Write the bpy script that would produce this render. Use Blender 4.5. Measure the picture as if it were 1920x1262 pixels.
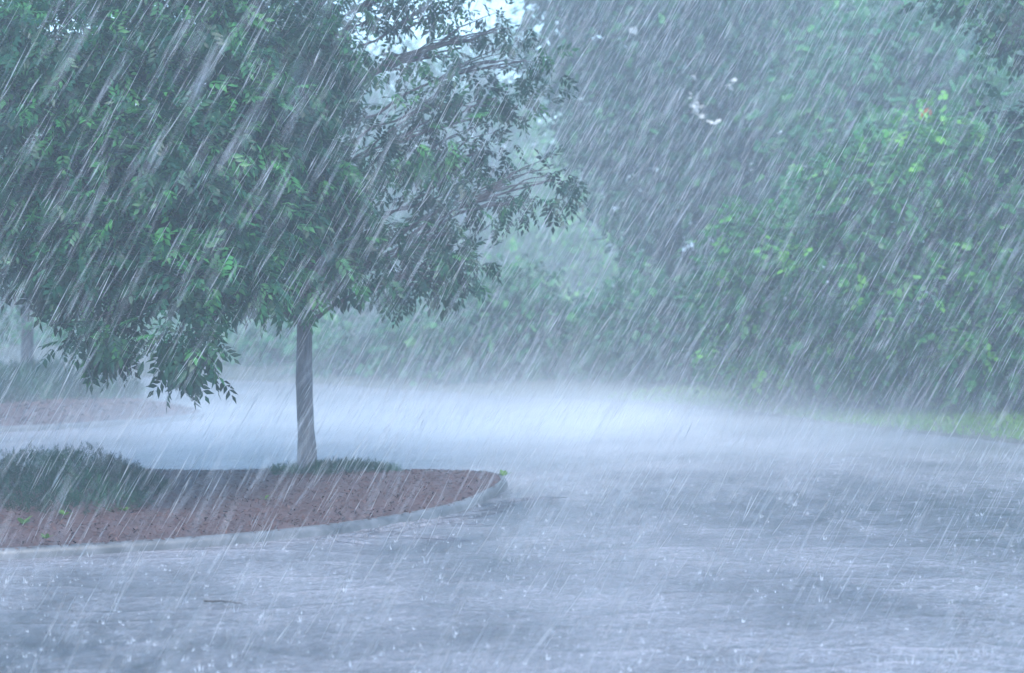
import bpy, math, random
import numpy as np
from mathutils import Vector, Matrix

random.seed(7)
rng = np.random.default_rng(11)
for o in list(bpy.data.objects):
    bpy.data.objects.remove(o)
scene = bpy.context.scene
R = math.radians

# ---------------------------------------------------------------- camera
CAM_H = 1.675
FPX = 3600.0          # focal length in pixels of the 1920 px wide photograph
HY = 540.0            # row of the horizon
cam_data = bpy.data.cameras.new('camera')
cam = bpy.data.objects.new('camera', cam_data)
scene.collection.objects.link(cam)
cam.location = (0, 0, CAM_H)
cam.rotation_euler = (R(90) - math.atan((631 - HY) / FPX), 0, 0)
cam_data.sensor_width = 36
cam_data.lens = FPX / 1920 * 36
cam_data.clip_start = 0.1
cam_data.clip_end = 900
cam_data.dof.use_dof = True
cam_data.dof.focus_distance = 13.0
cam_data.dof.aperture_fstop = 2.1
scene.camera = cam

# ---------------------------------------------------------------- sky, sun, exposure
world = bpy.data.worlds.new('World')
scene.world = world
world.use_nodes = True
wn, wl = world.node_tree.nodes, world.node_tree.links
wn.clear()
sky = wn.new('ShaderNodeTexSky')
sky.sky_type = 'NISHITA'
sky.sun_disc = False
sky.sun_elevation = R(58)
sky.sun_rotation = R(200)
sky.air_density = 1.0
sky.dust_density = 1.0
sky.ozone_density = 1.0
hsv = wn.new('ShaderNodeHueSaturation')
hsv.inputs['Saturation'].default_value = 1.27
hsv.inputs['Hue'].default_value = 0.488
bg = wn.new('ShaderNodeBackground')
bg.inputs['Strength'].default_value = 0.15
wo = wn.new('ShaderNodeOutputWorld')
wl.new(sky.outputs[0], hsv.inputs['Color'])
wl.new(hsv.outputs[0], bg.inputs['Color'])
wl.new(bg.outputs[0], wo.inputs['Surface'])

sun_data = bpy.data.lights.new('sun', 'SUN')
sun_data.energy = 1.4
sun_data.angle = R(30)
sun_data.color = (1.0, 0.98, 0.95)
sun = bpy.data.objects.new('sun', sun_data)
sun.rotation_euler = (R(32), 0, R(20))
sun.location = (0, 0, 60)
scene.collection.objects.link(sun)

scene.view_settings.view_transform = 'Standard'
scene.view_settings.look = 'None'
scene.view_settings.exposure = 1.88
scene.view_settings.gamma = 1
scene.view_settings.use_curve_mapping = False
cy = scene.cycles
cy.use_denoising = True
cy.max_bounces = 8
cy.diffuse_bounces = 3
cy.glossy_bounces = 2
cy.transmission_bounces = 3
cy.volume_bounces = 3
cy.transparent_max_bounces = 24
cy.use_adaptive_sampling = False

HAZE_DENSITY = 0.0080
SPRAY_DENSITY = 0.62

# ---------------------------------------------------------------- helpers
def gp(px, py, z=0.0):
    """photo pixel -> point on the plane at height z"""
    Y = (CAM_H - z) * FPX / (py - HY)
    return Vector(((px - 960) / FPX * Y, Y, z))

def at(px, py, Y):
    return Vector(((px - 960) / FPX * Y, Y, CAM_H - (py - HY) / FPX * Y))

def tag(o, label=None, cat=None, group=None, kind=None):
    if label: o['label'] = label
    if cat: o['category'] = cat
    if group: o['group'] = group
    if kind: o['kind'] = kind
    return o

def empty(name, loc=(0, 0, 0)):
    o = bpy.data.objects.new(name, None)
    o.empty_display_size = 0.2
    o.location = loc
    scene.collection.objects.link(o)
    return o

def link(name, me, parent=None):
    o = bpy.data.objects.new(name, me)
    scene.collection.objects.link(o)
    if parent is not None:
        o.parent = parent
        o.matrix_parent_inverse = Matrix.Translation(-Vector(parent.location))
    return o

def mesh_np(name, V, F, mat, parent=None, smooth=False, tint=None):
    """V (n,3), F (m,3) or (m,4) int arrays; tint: one value per face"""
    me = bpy.data.meshes.new(name)
    V = np.ascontiguousarray(V, dtype=np.float32)
    F = np.ascontiguousarray(F, dtype=np.int32)
    m, k = F.shape
    me.vertices.add(len(V))
    me.vertices.foreach_set('co', V.ravel())
    me.loops.add(m * k)
    me.loops.foreach_set('vertex_index', F.ravel())
    me.polygons.add(m)
    me.polygons.foreach_set('loop_start', np.arange(0, m * k, k, dtype=np.int32))
    if smooth:
        me.polygons.foreach_set('use_smooth', np.ones(m, dtype=bool))
    me.update(calc_edges=True)
    if tint is not None:
        a = me.attributes.new('tint', 'FLOAT', 'FACE')
        a.data.foreach_set('value', np.asarray(tint, dtype=np.float32))
    me.materials.append(mat)
    return link(name, me, parent)

def unit(v):
    return v / np.maximum(np.linalg.norm(v, axis=-1, keepdims=True), 1e-9)

def frames(d, up):
    """rotation matrices with local Y along d and local Z near up"""
    y = unit(d)
    x = unit(np.cross(y, up))
    z = np.cross(x, y)
    return np.stack([x, y, z], axis=-1)          # (n,3,3), columns are axes

def stamp(tv, tf, P, M, S):
    """copies of a template: positions P, rotations M, scales S"""
    n = len(P)
    V = np.einsum('nij,vj->nvi', M, tv) * np.asarray(S).reshape(n, 1, 1) + P[:, None, :]
    F = tf[None] + (np.arange(n) * len(tv))[:, None, None]
    return V.reshape(-1, 3), F.reshape(-1, tf.shape[1])

# ---------------------------------------------------------------- materials
def new_mat(name):
    m = bpy.data.materials.new(name)
    m.use_nodes = True
    nt = m.node_tree
    nt.nodes.clear()
    out = nt.nodes.new('ShaderNodeOutputMaterial')
    return m, nt, out

def noise(nt, scale, detail=4, rough=0.55, vec=None):
    n = nt.nodes.new('ShaderNodeTexNoise')
    n.inputs['Scale'].default_value = scale
    n.inputs['Detail'].default_value = detail
    n.inputs['Roughness'].default_value = rough
    if vec is not None:
        nt.links.new(vec, n.inputs['Vector'])
    return n

def ramp(nt, fac, stops):
    r = nt.nodes.new('ShaderNodeValToRGB')
    els = r.color_ramp.elements
    while len(els) < len(stops):
        els.new(0.5)
    for e, (p, c) in zip(els, stops):
        e.position = p
        e.color = (*c, 1)
    nt.links.new(fac, r.inputs[0])
    return r

def mth(nt, op, a, b=None, clamp=False):
    n = nt.nodes.new('ShaderNodeMath')
    n.operation = op
    n.use_clamp = clamp
    for i, x in enumerate((a, b)):
        if x is None: continue
        if isinstance(x, (int, float)): n.inputs[i].default_value = x
        else: nt.links.new(x, n.inputs[i])
    return n.outputs[0]

def leaf_mat(name, dark, mid, light, gloss=0.35, trans=0.35):
    m, nt, out = new_mat(name)
    at_ = nt.nodes.new('ShaderNodeAttribute')
    at_.attribute_name = 'tint'
    r = ramp(nt, at_.outputs['Fac'], [(0.0, dark), (0.55, mid), (1.0, light)])
    p = nt.nodes.new('ShaderNodeBsdfPrincipled')
    nt.links.new(r.outputs[0], p.inputs['Base Color'])
    p.inputs['Roughness'].default_value = gloss
    p.inputs['Specular IOR Level'].default_value = 0.25
    t = nt.nodes.new('ShaderNodeBsdfTranslucent')
    nt.links.new(r.outputs[0], t.inputs['Color'])
    mx = nt.nodes.new('ShaderNodeMixShader')
    mx.inputs[0].default_value = trans
    nt.links.new(p.outputs[0], mx.inputs[1])
    nt.links.new(t.outputs[0], mx.inputs[2])
    nt.links.new(mx.outputs[0], out.inputs['Surface'])
    return m

M_LEAF_NEAR = leaf_mat('ash_leaves', (0.004, 0.040, 0.020), (0.009, 0.075, 0.032), (0.065, 0.26, 0.065))
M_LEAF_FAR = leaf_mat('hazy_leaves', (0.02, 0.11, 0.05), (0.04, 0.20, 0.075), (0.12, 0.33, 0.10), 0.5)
M_LEAF_DARK = leaf_mat('dark_woodland_leaves', (0.008, 0.055, 0.030), (0.018, 0.105, 0.045), (0.07, 0.26, 0.07), 0.45)
M_LEAF_BUSH = leaf_mat('maple_leaves', (0.010, 0.09, 0.028), (0.035, 0.20, 0.042), (0.16, 0.44, 0.06))
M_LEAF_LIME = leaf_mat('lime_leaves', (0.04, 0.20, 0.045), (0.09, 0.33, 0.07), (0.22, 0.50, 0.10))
M_JUNIPER = leaf_mat('juniper_needles', (0.004, 0.030, 0.018), (0.009, 0.065, 0.030), (0.04, 0.16, 0.06), 0.5, 0.2)
M_GRASS = leaf_mat('verge_grass', (0.07, 0.19, 0.03), (0.15, 0.32, 0.04), (0.27, 0.45, 0.06), 0.5, 0.4)
M_WEED = leaf_mat('weed_leaves', (0.07, 0.16, 0.03), (0.11, 0.22, 0.04), (0.20, 0.30, 0.06), 0.5, 0.4)
M_SKY_GAP = leaf_mat('pale_sky_gap', (0.6, 0.62, 0.6), (0.75, 0.75, 0.74), (0.85, 0.85, 0.83), 0.6, 0.4)  # bright sky between leaves, put into a white leaf colour
M_ORANGE = leaf_mat('orange_leaf', (0.45, 0.10, 0.03), (0.6, 0.16, 0.05), (0.7, 0.3, 0.06), 0.5, 0.4)

def bark_mat(name, c0, c1):
    m, nt, out = new_mat(name)
    tc = nt.nodes.new('ShaderNodeTexCoord')
    mp = nt.nodes.new('ShaderNodeMapping')
    mp.inputs['Scale'].default_value = (1, 1, 0.18)
    nt.links.new(tc.outputs['Object'], mp.inputs['Vector'])
    n = noise(nt, 38, 6, 0.65, mp.outputs[0])
    n2 = noise(nt, 3.0, 3, 0.5, tc.outputs['Object'])
    f = mth(nt, 'ADD', mth(nt, 'MULTIPLY', n.outputs[0], 0.6), mth(nt, 'MULTIPLY', n2.outputs[0], 0.4))
    r = ramp(nt, f, [(0.36, c0), (0.62, c1)])
    p = nt.nodes.new('ShaderNodeBsdfPrincipled')
    nt.links.new(r.outputs[0], p.inputs['Base Color'])
    p.inputs['Roughness'].default_value = 0.5
    b = nt.nodes.new('ShaderNodeBump')
    b.inputs['Strength'].default_value = 1.0
    b.inputs['Distance'].default_value = 0.03
    nt.links.new(n.outputs[0], b.inputs['Height'])
    nt.links.new(b.outputs[0], p.inputs['Normal'])
    nt.links.new(p.outputs[0], out.inputs['Surface'])
    return m

M_BARK = bark_mat('wet_bark', (0.05, 0.048, 0.055), (0.22, 0.21, 0.22))
M_BARK_DARK = bark_mat('dark_bark', (0.03, 0.027, 0.03), (0.08, 0.07, 0.07))

# wet road: asphalt under a film of water beaten up by the rain
def road_mat():
    m, nt, out = new_mat('wet_asphalt')
    g = nt.nodes.new('ShaderNodeNewGeometry')
    pos = g.outputs['Position']
    mp0 = nt.nodes.new('ShaderNodeMapping')
    mp0.inputs['Scale'].default_value = (1.8, 0.8, 1.0)
    nt.links.new(pos, mp0.inputs['Vector'])
    big = noise(nt, 0.35, 4, 0.6, mp0.outputs[0])
    mid = noise(nt, 2.6, 6, 0.65, mp0.outputs[0])
    fine = noise(nt, 90, 3, 0.6, pos)
    f = mth(nt, 'ADD', mth(nt, 'MULTIPLY', big.outputs[0], 0.55), mth(nt, 'MULTIPLY', mid.outputs[0], 0.45))
    asphalt = ramp(nt, f, [(0.38, (0.045, 0.05, 0.062)), (0.62, (0.085, 0.09, 0.105))])
    # aerated, churned water lies in patches
    mp = nt.nodes.new('ShaderNodeMapping')
    mp.inputs['Scale'].default_value = (1.5, 0.9, 1.0)
    mp.inputs['Location'].default_value = (3.1, 0.6, 0)
    nt.links.new(pos, mp.inputs['Vector'])
    foam = noise(nt, 0.55, 6, 0.62, mp.outputs[0])
    fr = ramp(nt, foam.outputs[0], [(0.34, (0.10, 0.10, 0.10)), (0.62, (0.85, 0.85, 0.85))])
    spk = noise(nt, 26, 3, 0.7, pos)
    sr = ramp(nt, spk.outputs[0], [(0.45, (0, 0, 0)), (0.75, (1, 1, 1))])
    fm = mth(nt, 'MULTIPLY', fr.outputs[0], mth(nt, 'ADD', mth(nt, 'MULTIPLY', sr.outputs[0], 0.55), 0.45), True)
    # dark reflections and darker near corners painted in by cutting back the foam
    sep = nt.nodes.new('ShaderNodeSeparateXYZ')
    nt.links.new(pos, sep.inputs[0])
    def painted_reflection(cx, cy_, rx, ry):
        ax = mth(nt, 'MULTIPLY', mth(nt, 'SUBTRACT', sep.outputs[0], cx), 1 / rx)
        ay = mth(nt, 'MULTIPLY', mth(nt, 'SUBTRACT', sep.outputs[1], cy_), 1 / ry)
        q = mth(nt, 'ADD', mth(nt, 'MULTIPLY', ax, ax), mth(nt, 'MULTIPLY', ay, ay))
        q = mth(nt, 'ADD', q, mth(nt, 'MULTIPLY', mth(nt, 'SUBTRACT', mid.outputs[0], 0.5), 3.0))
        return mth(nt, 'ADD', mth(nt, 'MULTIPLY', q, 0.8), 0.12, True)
    for refl in ((2.6, 14.6, 2.6, 1.7), (-2.6, 8.7, 1.6, 1.3), (3.2, 8.6, 0.9, 1.3)):
        fm = mth(nt, 'MULTIPLY', fm, painted_reflection(*refl), True)
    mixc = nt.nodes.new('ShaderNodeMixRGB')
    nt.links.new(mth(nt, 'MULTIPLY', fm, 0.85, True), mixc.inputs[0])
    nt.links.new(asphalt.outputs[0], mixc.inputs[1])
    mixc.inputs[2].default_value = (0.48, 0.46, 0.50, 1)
    p = nt.nodes.new('ShaderNodeBsdfPrincipled')
    nt.links.new(mixc.outputs[0], p.inputs['Base Color'])
    rr = mth(nt, 'ADD', mth(nt, 'MULTIPLY', mid.outputs[0], 0.16), 0.10)
    nt.links.new(rr, p.inputs['Roughness'])
    p.inputs['IOR'].default_value = 1.333
    p.inputs['Specular IOR Level'].default_value = 0.75
    # rings of the drops
    vo = nt.nodes.new('ShaderNodeTexVoronoi')
    vo.inputs['Scale'].default_value = 9
    nt.links.new(pos, vo.inputs['Vector'])
    ring = mth(nt, 'SINE', mth(nt, 'MULTIPLY', vo.outputs['Distance'], 42.0))
    fall = mth(nt, 'SUBTRACT', 1.0, mth(nt, 'MULTIPLY', vo.outputs['Distance'], 1.7), True)
    ring = mth(nt, 'MULTIPLY', ring, fall)
    mp2 = nt.nodes.new('ShaderNodeMapping')
    mp2.inputs['Scale'].default_value = (1.7, 0.95, 1.0)
    mp2.inputs['Rotation'].default_value = (0, 0, R(-7))
    nt.links.new(pos, mp2.inputs['Vector'])
    chop = noise(nt, 8, 5, 0.62, mp2.outputs[0])
    wv = noise(nt, 2.4, 3, 0.5, mp2.outputs[0])
    h = mth(nt, 'ADD', mth(nt, 'MULTIPLY', ring, 0.10), mth(nt, 'MULTIPLY', chop.outputs[0], 0.9))
    h = mth(nt, 'ADD', h, mth(nt, 'MULTIPLY', wv.outputs[0], 1.2))
    h = mth(nt, 'ADD', h, mth(nt, 'MULTIPLY', fine.outputs[0], 0.07))
    wave = nt.nodes.new('ShaderNodeTexWave')
    wave.bands_direction = 'Y'
    wave.inputs['Scale'].default_value = 0.55
    wave.inputs['Distortion'].default_value = 9.0
    wave.inputs['Detail'].default_value = 3
    wave.inputs['Detail Scale'].default_value = 1.4
    nt.links.new(pos, wave.inputs['Vector'])
    h = mth(nt, 'ADD', h, mth(nt, 'MULTIPLY', mth(nt, 'POWER', wave.outputs['Fac'], 7.0), 0.22))
    b = nt.nodes.new('ShaderNodeBump')
    b.inputs['Strength'].default_value = 1.0
    b.inputs['Distance'].default_value = 0.075
    nt.links.new(h, b.inputs['Height'])
    nt.links.new(b.outputs[0], p.inputs['Normal'])
    nt.links.new(p.outputs[0], out.inputs['Surface'])
    return m
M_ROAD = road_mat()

def simple_mat(name, c0, c1, scale, rough=0.6, bump=0.01, spec=0.5):
    m, nt, out = new_mat(name)
    g = nt.nodes.new('ShaderNodeNewGeometry')
    n = noise(nt, scale, 6, 0.6, g.outputs['Position'])
    n2 = noise(nt, scale * 0.12, 3, 0.5, g.outputs['Position'])
    f = mth(nt, 'ADD', mth(nt, 'MULTIPLY', n.outputs[0], 0.55), mth(nt, 'MULTIPLY', n2.outputs[0], 0.45))
    r = ramp(nt, f, [(0.36, c0), (0.64, c1)])
    p = nt.nodes.new('ShaderNodeBsdfPrincipled')
    nt.links.new(r.outputs[0], p.inputs['Base Color'])
    p.inputs['Roughness'].default_value = rough
    p.inputs['Specular IOR Level'].default_value = spec
    b = nt.nodes.new('ShaderNodeBump')
    b.inputs['Strength'].default_value = 0.6
    b.inputs['Distance'].default_value = bump
    nt.links.new(n.outputs[0], b.inputs['Height'])
    nt.links.new(b.outputs[0], p.inputs['Normal'])
    nt.links.new(p.outputs[0], out.inputs['Surface'])
    return m
M_MULCH = simple_mat('mulch_soil', (0.048, 0.026, 0.026), (0.085, 0.046, 0.043), 30, 0.7, 0.02)
M_GROUND = simple_mat('verge_soil', (0.03, 0.035, 0.025), (0.06, 0.07, 0.045), 8, 0.8, 0.02)
M_KERB = simple_mat('wet_concrete', (0.035, 0.04, 0.045), (0.15, 0.155, 0.165), 9, 0.45, 0.004)
M_CHIP = leaf_mat('bark_chips', (0.046, 0.024, 0.023), (0.080, 0.041, 0.037), (0.125, 0.072, 0.062), 0.5, 0.0)

def water_drop_mat(name, opac):
    m, nt, out = new_mat(name)
    tr = nt.nodes.new('ShaderNodeBsdfTransparent')
    df = nt.nodes.new('ShaderNodeBsdfDiffuse')
    df.inputs['Color'].default_value = (0.86, 0.89, 0.93, 1)
    tl = nt.nodes.new('ShaderNodeBsdfTranslucent')
    tl.inputs['Color'].default_value = (0.86, 0.89, 0.93, 1)
    m1 = nt.nodes.new('ShaderNodeMixShader')
    m1.inputs[0].default_value = 0.5
    nt.links.new(df.outputs[0], m1.inputs[1])
    nt.links.new(tl.outputs[0], m1.inputs[2])
    m2 = nt.nodes.new('ShaderNodeMixShader')
    at_ = nt.nodes.new('ShaderNodeAttribute')
    at_.attribute_name = 'tint'
    nt.links.new(mth(nt, 'MULTIPLY', at_.outputs['Fac'], opac), m2.inputs[0])
    nt.links.new(tr.outputs[0], m2.inputs[1])
    nt.links.new(m1.outputs[0], m2.inputs[2])
    nt.links.new(m2.outputs[0], out.inputs['Surface'])
    return m
M_RAIN = water_drop_mat('falling_water', 0.95)
M_SPLASH = water_drop_mat('splashing_water', 0.5)

def volume_mat(name, density, col):
    m, nt, out = new_mat(name)
    v = nt.nodes.new('ShaderNodeVolumePrincipled')
    v.inputs['Color'].default_value = (*col, 1)
    v.inputs['Density'].default_value = density
    v.inputs['Anisotropy'].default_value = 0.2
    nt.links.new(v.outputs[0], out.inputs['Volume'])
    return m

# ---------------------------------------------------------------- ground, road
def sheet(name, x0, x1, y0, y1, z, mat, nx=2, ny=2):
    xs, ys = np.linspace(x0, x1, nx), np.linspace(y0, y1, ny)
    X, Y = np.meshgrid(xs, ys)
    V = np.stack([X.ravel(), Y.ravel(), np.full(X.size, z)], 1)
    i = np.arange(nx * ny).reshape(ny, nx)
    F = np.stack([i[:-1, :-1].ravel(), i[:-1, 1:].ravel(), i[1:, 1:].ravel(), i[1:, :-1].ravel()], 1)
    return mesh_np(name, V, F, mat)
g = sheet('ground', -400, 400, -200, 600, -0.02, M_GROUND)
tag(g, kind='structure')

def prism(name, pts, z0, z1, mat, parent=None):
    """solid with a flat outline"""
    n = len(pts)
    me = bpy.data.meshes.new(name)
    V = [(p[0], p[1], z0) for p in pts] + [(p[0], p[1], z1) for p in pts]
    F = [tuple(range(n, 2 * n))] + [(i, (i + 1) % n, n + (i + 1) % n, n + i) for i in range(n)]
    me.from_pydata(V, [], F)
    me.materials.append(mat)
    return link(name, me, parent)

def smooth_line(P, n):
    P = [np.array(p[:2], float) for p in P]
    P = [2 * P[0] - P[1]] + P + [2 * P[-1] - P[-2]]
    out = []
    for i in range(1, len(P) - 2):
        for t in np.linspace(0, 1, n, endpoint=False):
            a, b, c, d = P[i - 1], P[i], P[i + 1], P[i + 2]
            out.append(0.5 * ((2 * b) + (c - a) * t + (2 * a - 5 * b + 4 * c - d) * t * t + (3 * b - a - 3 * c + d) * t ** 3))
    out.append(P[-2])
    return np.array(out)

# far edge of the road, from the left to the right of the picture
far_edge = smooth_line([(-40, 47), (-22, 43.5), (-10.5, 38.5), (-3.5, 33.6), (-2.3, 32.2), (0.33, 29.3), (2.2, 27.2),
                        (3.4, 25.1), (4.1, 23.2), (5.5, 20.6), (7.4, 17), (9.5, 12), (11, 4), (11.5, -8)], 8)
road_pts = [tuple(p) for p in far_edge] + [(-40, -8)]
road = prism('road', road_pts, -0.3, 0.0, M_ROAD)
tag(road, kind='structure')

def edge_y(x):
    xs = far_edge[:, 0]
    return float(np.interp(x, xs[:110], far_edge[:110, 1]))

# grass verge: a low bank just past the road edge
def verge():
    n = len(far_edge)
    d = np.gradient(far_edge, axis=0)
    nor = np.stack([-d[:, 1], d[:, 0]], 1)
    nor = unit(nor)
    nor *= np.where((nor[:, :1] * 1 + nor[:, 1:] * 1) < 0, -1, 1)
    prof = [(-0.02, -0.05), (0.0, 0.03), (0.5, 0.07), (1.6, 0.13), (3.2, 0.25), (9, 0.5), (40, 1.5)]
    V = np.concatenate([np.column_stack([far_edge + nor * w, np.full(n, z)]) for w, z in prof])
    F = []
    for r_ in range(len(prof) - 1):
        for i in range(n - 1):
            a = r_ * n + i
            F.append((a, a + 1, a + 1 + n, a + n))
    o = mesh_np('grass_bank', V, np.array(F), M_GROUND, smooth=True)
    tag(o, kind='structure')
    return nor
verge_nor = verge()

# ---------------------------------------------------------------- traffic islands
def island_outline(front, tip_r, back, n=9):
    return smooth_line(front, n), smooth_line(back, n)

def build_island(front, back, left_x, mound_h, label_extra):
    """kerb ring, and a mulch mound inside it"""
    fl = smooth_line(front, 9)
    bl = smooth_line(back, 6)
    ring = np.concatenate([fl, bl[1:]])
    n = len(ring)
    d = np.gradient(ring, axis=0)
    nor = unit(np.stack([d[:, 1], -d[:, 0]], 1))      # outwards
    kw = 0.05
    prof = [(0.02, -0.1), (0.006, 0.03), (-0.012, 0.058), (-0.035, 0.066), (-kw, 0.066), (-kw - 0.004, 0.0)]
    V = np.concatenate([np.column_stack([ring + nor * w, np.full(n, z)]) for w, z in prof])
    F = [(r_ * n + i, r_ * n + i + 1, (r_ + 1) * n + i + 1, (r_ + 1) * n + i) for r_ in range(len(prof) - 1) for i in range(n - 1)]
    k = mesh_np('kerb', V, np.array(F), M_KERB, smooth=True)
    tag(k, kind='structure')
    # mound
    inner = ring - nor * (kw + 0.001)
    cx, cy_ = ring[:, 0], ring[:, 1]
    return ring, inner, k

front1 = [(-14, 8.6), (-9, 9.2), (-5.5, 10.75), (-3.15, 11.8), (-2.25, 12.25), (-1.62, 12.66), (-0.96, 13.34), (-0.435, 14.25), (-0.17, 15.24), (-0.05, 16.0), (-0.06, 16.55)]
back1 = [(-0.06, 16.55), (-0.2, 16.8), (-0.6, 16.92), (-1.6, 16.95), (-4, 17.0), (-9, 17.4), (-14, 18)]
ring1, inner1, _ = build_island(front1, back1, -14, 0.1, '')
front2 = [(-20, 18.5), (-12, 20.0), (-8, 21.2), (-5.9, 22.3), (-4.9, 23.2), (-4.25, 24.0), (-4.02, 24.8), (-4.1, 25.4)]
back2 = [(-4.1, 25.4), (-4.6, 26.4), (-5.6, 28.2), (-7, 31), (-9, 33.5), (-13, 35), (-20, 36)]
ring2, inner2, _ = build_island(front2, back2, -20, 0.3, '')

def inside(poly, X, Y):
    c = np.zeros(X.shape, bool)
    n = len(poly)
    j = n - 1
    for i in range(n):
        xi, yi = poly[i]
        xj, yj = poly[j]
        t = ((yi > Y) != (yj > Y)) & (X < (xj - xi) * (Y - yi) / (yj - yi + 1e-12) + xi)
        c ^= t
        j = i
    return c

def dist_poly(poly, X, Y):
    D = np.full(X.shape, 1e9)
    for i in range(len(poly) - 1):
        a, b = poly[i], poly[i + 1]
        ab = b - a
        L = ab @ ab + 1e-12
        t = np.clip(((X - a[0]) * ab[0] + (Y - a[1]) * ab[1]) / L, 0, 1)
        D = np.minimum(D, np.hypot(X - a[0] - t * ab[0], Y - a[1] - t * ab[1]))
    return D

def mulch_h(poly, X, Y, peak):
    D = dist_poly(poly, X, Y)
    return 0.056 + peak * (1 - np.exp(-D / 0.55)) + 0.010 * np.sin(X * 5.1 + np.sin(Y * 4)) * np.minimum(D * 3, 1) + 0.008 * np.sin(Y * 7.3 + X * 3)* np.minimum(D * 3, 1)

def mulch_bed(poly, step, peak):
    """mound meshed over the inside of the kerb: a fan of rings shrinking inwards"""
    x0, y0 = poly.min(0)
    x1, y1 = poly.max(0)
    xs, ys = np.arange(x0, x1 + step, step), np.arange(y0, y1 + step, step)
    X, Y = np.meshgrid(xs, ys)
    ins = inside(poly, X, Y)
    # snap outside grid points next to the border onto the border
    Z = mulch_h(poly, X, Y, peak)
    Z = np.where(ins, Z, 0.056)
    V = np.stack([X.ravel(), Y.ravel(), Z.ravel()], 1)
    nx = len(xs)
    i = np.arange(X.size).reshape(X.shape)
    quads = np.stack([i[:-1, :-1].ravel(), i[:-1, 1:].ravel(), i[1:, 1:].ravel(), i[1:, :-1].ravel()], 1)
    insf = ins.ravel()
    keep = insf[quads].any(1)
    # move the outside corners of kept cells to the nearest border point
    used = np.unique(quads[keep])
    for v in used[~insf[used]]:
        p = V[v, :2]
        best, bd = None, 1e9
        for k in range(len(poly) - 1):
            a, b = poly[k], poly[k + 1]
            ab = b - a
            t = min(1, max(0, ((p - a) @ ab) / (ab @ ab + 1e-12)))
            q = a + t * ab
            dd = ((p - q) ** 2).sum()
            if dd < bd: bd, best = dd, q
        V[v, :2] = best
        V[v, 2] = 0.056
    o = mesh_np('mulch_bed', V, quads[keep], M_MULCH, smooth=True)
    tag(o, kind='structure')
poly1 = inner1[(inner1[:, 0] > -12)]
poly1 = np.concatenate([[[-12, poly1[0, 1]]], poly1, [[-12, poly1[-1, 1]]], [[-12, poly1[0, 1]]]])
poly2 = inner2[(inner2[:, 0] > -18)]
poly2 = np.concatenate([[[-18, poly2[0, 1]]], poly2, [[-18, poly2[-1, 1]]], [[-18, poly2[0, 1]]]])
PK1, PK2 = 0.055, 0.12
ring1c = np.concatenate([ring1[ring1[:, 0] > -12] - np.array([0.012, 0.0]), [ring1[ring1[:, 0] > -12][0]]])
mulch_bed(poly1, 0.12, PK1)
mulch_bed(poly2, 0.25, PK2)

def in_poly_points(poly, n, x0, x1, y0, y1):
    P = []
    while len(P) < n:
        X = rng.uniform(x0, x1, n); Y = rng.uniform(y0, y1, n)
        k = inside(poly, X, Y) & (dist_poly(poly, X, Y) > 0.012)
        P.extend(np.column_stack([X[k], Y[k]]))
    return np.array(P[:n])

# bark chips, nobody could count them
chip_v = np.array([(-.5, -.16, 0), (.5, -.12, 0), (.45, .15, .02), (-.48, .13, .03), (0, 0, .16)], float)
chip_f = np.array([(0, 1, 4), (1, 2, 4), (2, 3, 4), (3, 0, 4)])
def chips(poly, n, box, peak, s0, s1):
    P2 = in_poly_points(poly, n, *box)
    Z = mulch_h(poly, P2[:, 0], P2[:, 1], peak) + rng.uniform(0.0, 0.012, n)
    a = rng.uniform(0, 6.283, n)
    d = np.column_stack([np.cos(a), np.sin(a), rng.normal(0, .25, n)])
    up = np.column_stack([rng.normal(0, .35, n), rng.normal(0, .35, n), np.ones(n)])
    V, F = stamp(chip_v, chip_f, np.column_stack([P2, Z]), frames(d, up), rng.uniform(s0, s1, n))
    o = mesh_np('bark_chips', V, F, M_CHIP, tint=np.repeat(rng.beta(2, 2.6, n), 4))
    tag(o, 'wet reddish brown bark chips covering the raised planting bed', 'bark mulch', kind='stuff')
    return o
c1 = chips(ring1c, 25000, (-6.5, 0, 10.3, 17), PK1, 0.015, 0.042)
c2 = chips(poly2, 5000, (-9, -4, 20.5, 33), PK2, 0.05, 0.12)
c2['label'] = 'pale misty bark chips covering the planting bed farther back at left'
c1['label'] = 'reddish brown bark chips covering the nearer kerbed planting bed'

# ---------------------------------------------------------------- tree building
# leaflet template, length 1 along Y, folded along the midrib
lf_v = np.array([(0, 0, 0), (-.21, .40, .05), (0, .44, 0), (.21, .40, .05), (0, 1, -.06)], float)
lf_f = np.array([(0, 2, 1), (0, 3, 2), (1, 2, 4), (2, 3, 4)])
def rotz(a):
    return np.array([[math.cos(a), -math.sin(a), 0], [math.sin(a), math.cos(a), 0], [0, 0, 1]])
def rotx(a):
    return np.array([[1, 0, 0], [0, math.cos(a), -math.sin(a)], [0, math.sin(a), math.cos(a)]])
lf2_v = np.array([(0, 0, 0), (-.20, .42, .05), (.20, .42, .02), (0, 1, -.05)], float)
lf2_f = np.array([(0, 2, 1), (1, 2, 3)])
def make_spray(nl, leaf_l, rachis, wide=1.0, droop=0.25, lv=lf_v, lff=lf_f):
    V, F = [], []
    k = 0
    for i in range(nl):
        if i == nl - 1:
            base, ang = rachis, 0.0
        else:
            base = rachis * (0.25 + 0.75 * (i // 2) / max(1, (nl - 1) // 2))
            ang = (1 if i % 2 else -1) * R(52)
        t = lv * np.array([wide, 1, 1]) * leaf_l * (0.85 + 0.3 * ((i * 37) % 10) / 10)
        t = t @ rotx(-droop - 0.2 * ((i * 53) % 7) / 7).T @ rotz(ang).T
        t = t + np.array([0, base, -droop * base * base / max(rachis, 1e-3)])
        V.append(t); F.append(lff + k); k += len(lv)
    return np.concatenate(V), np.concatenate(F)

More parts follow.
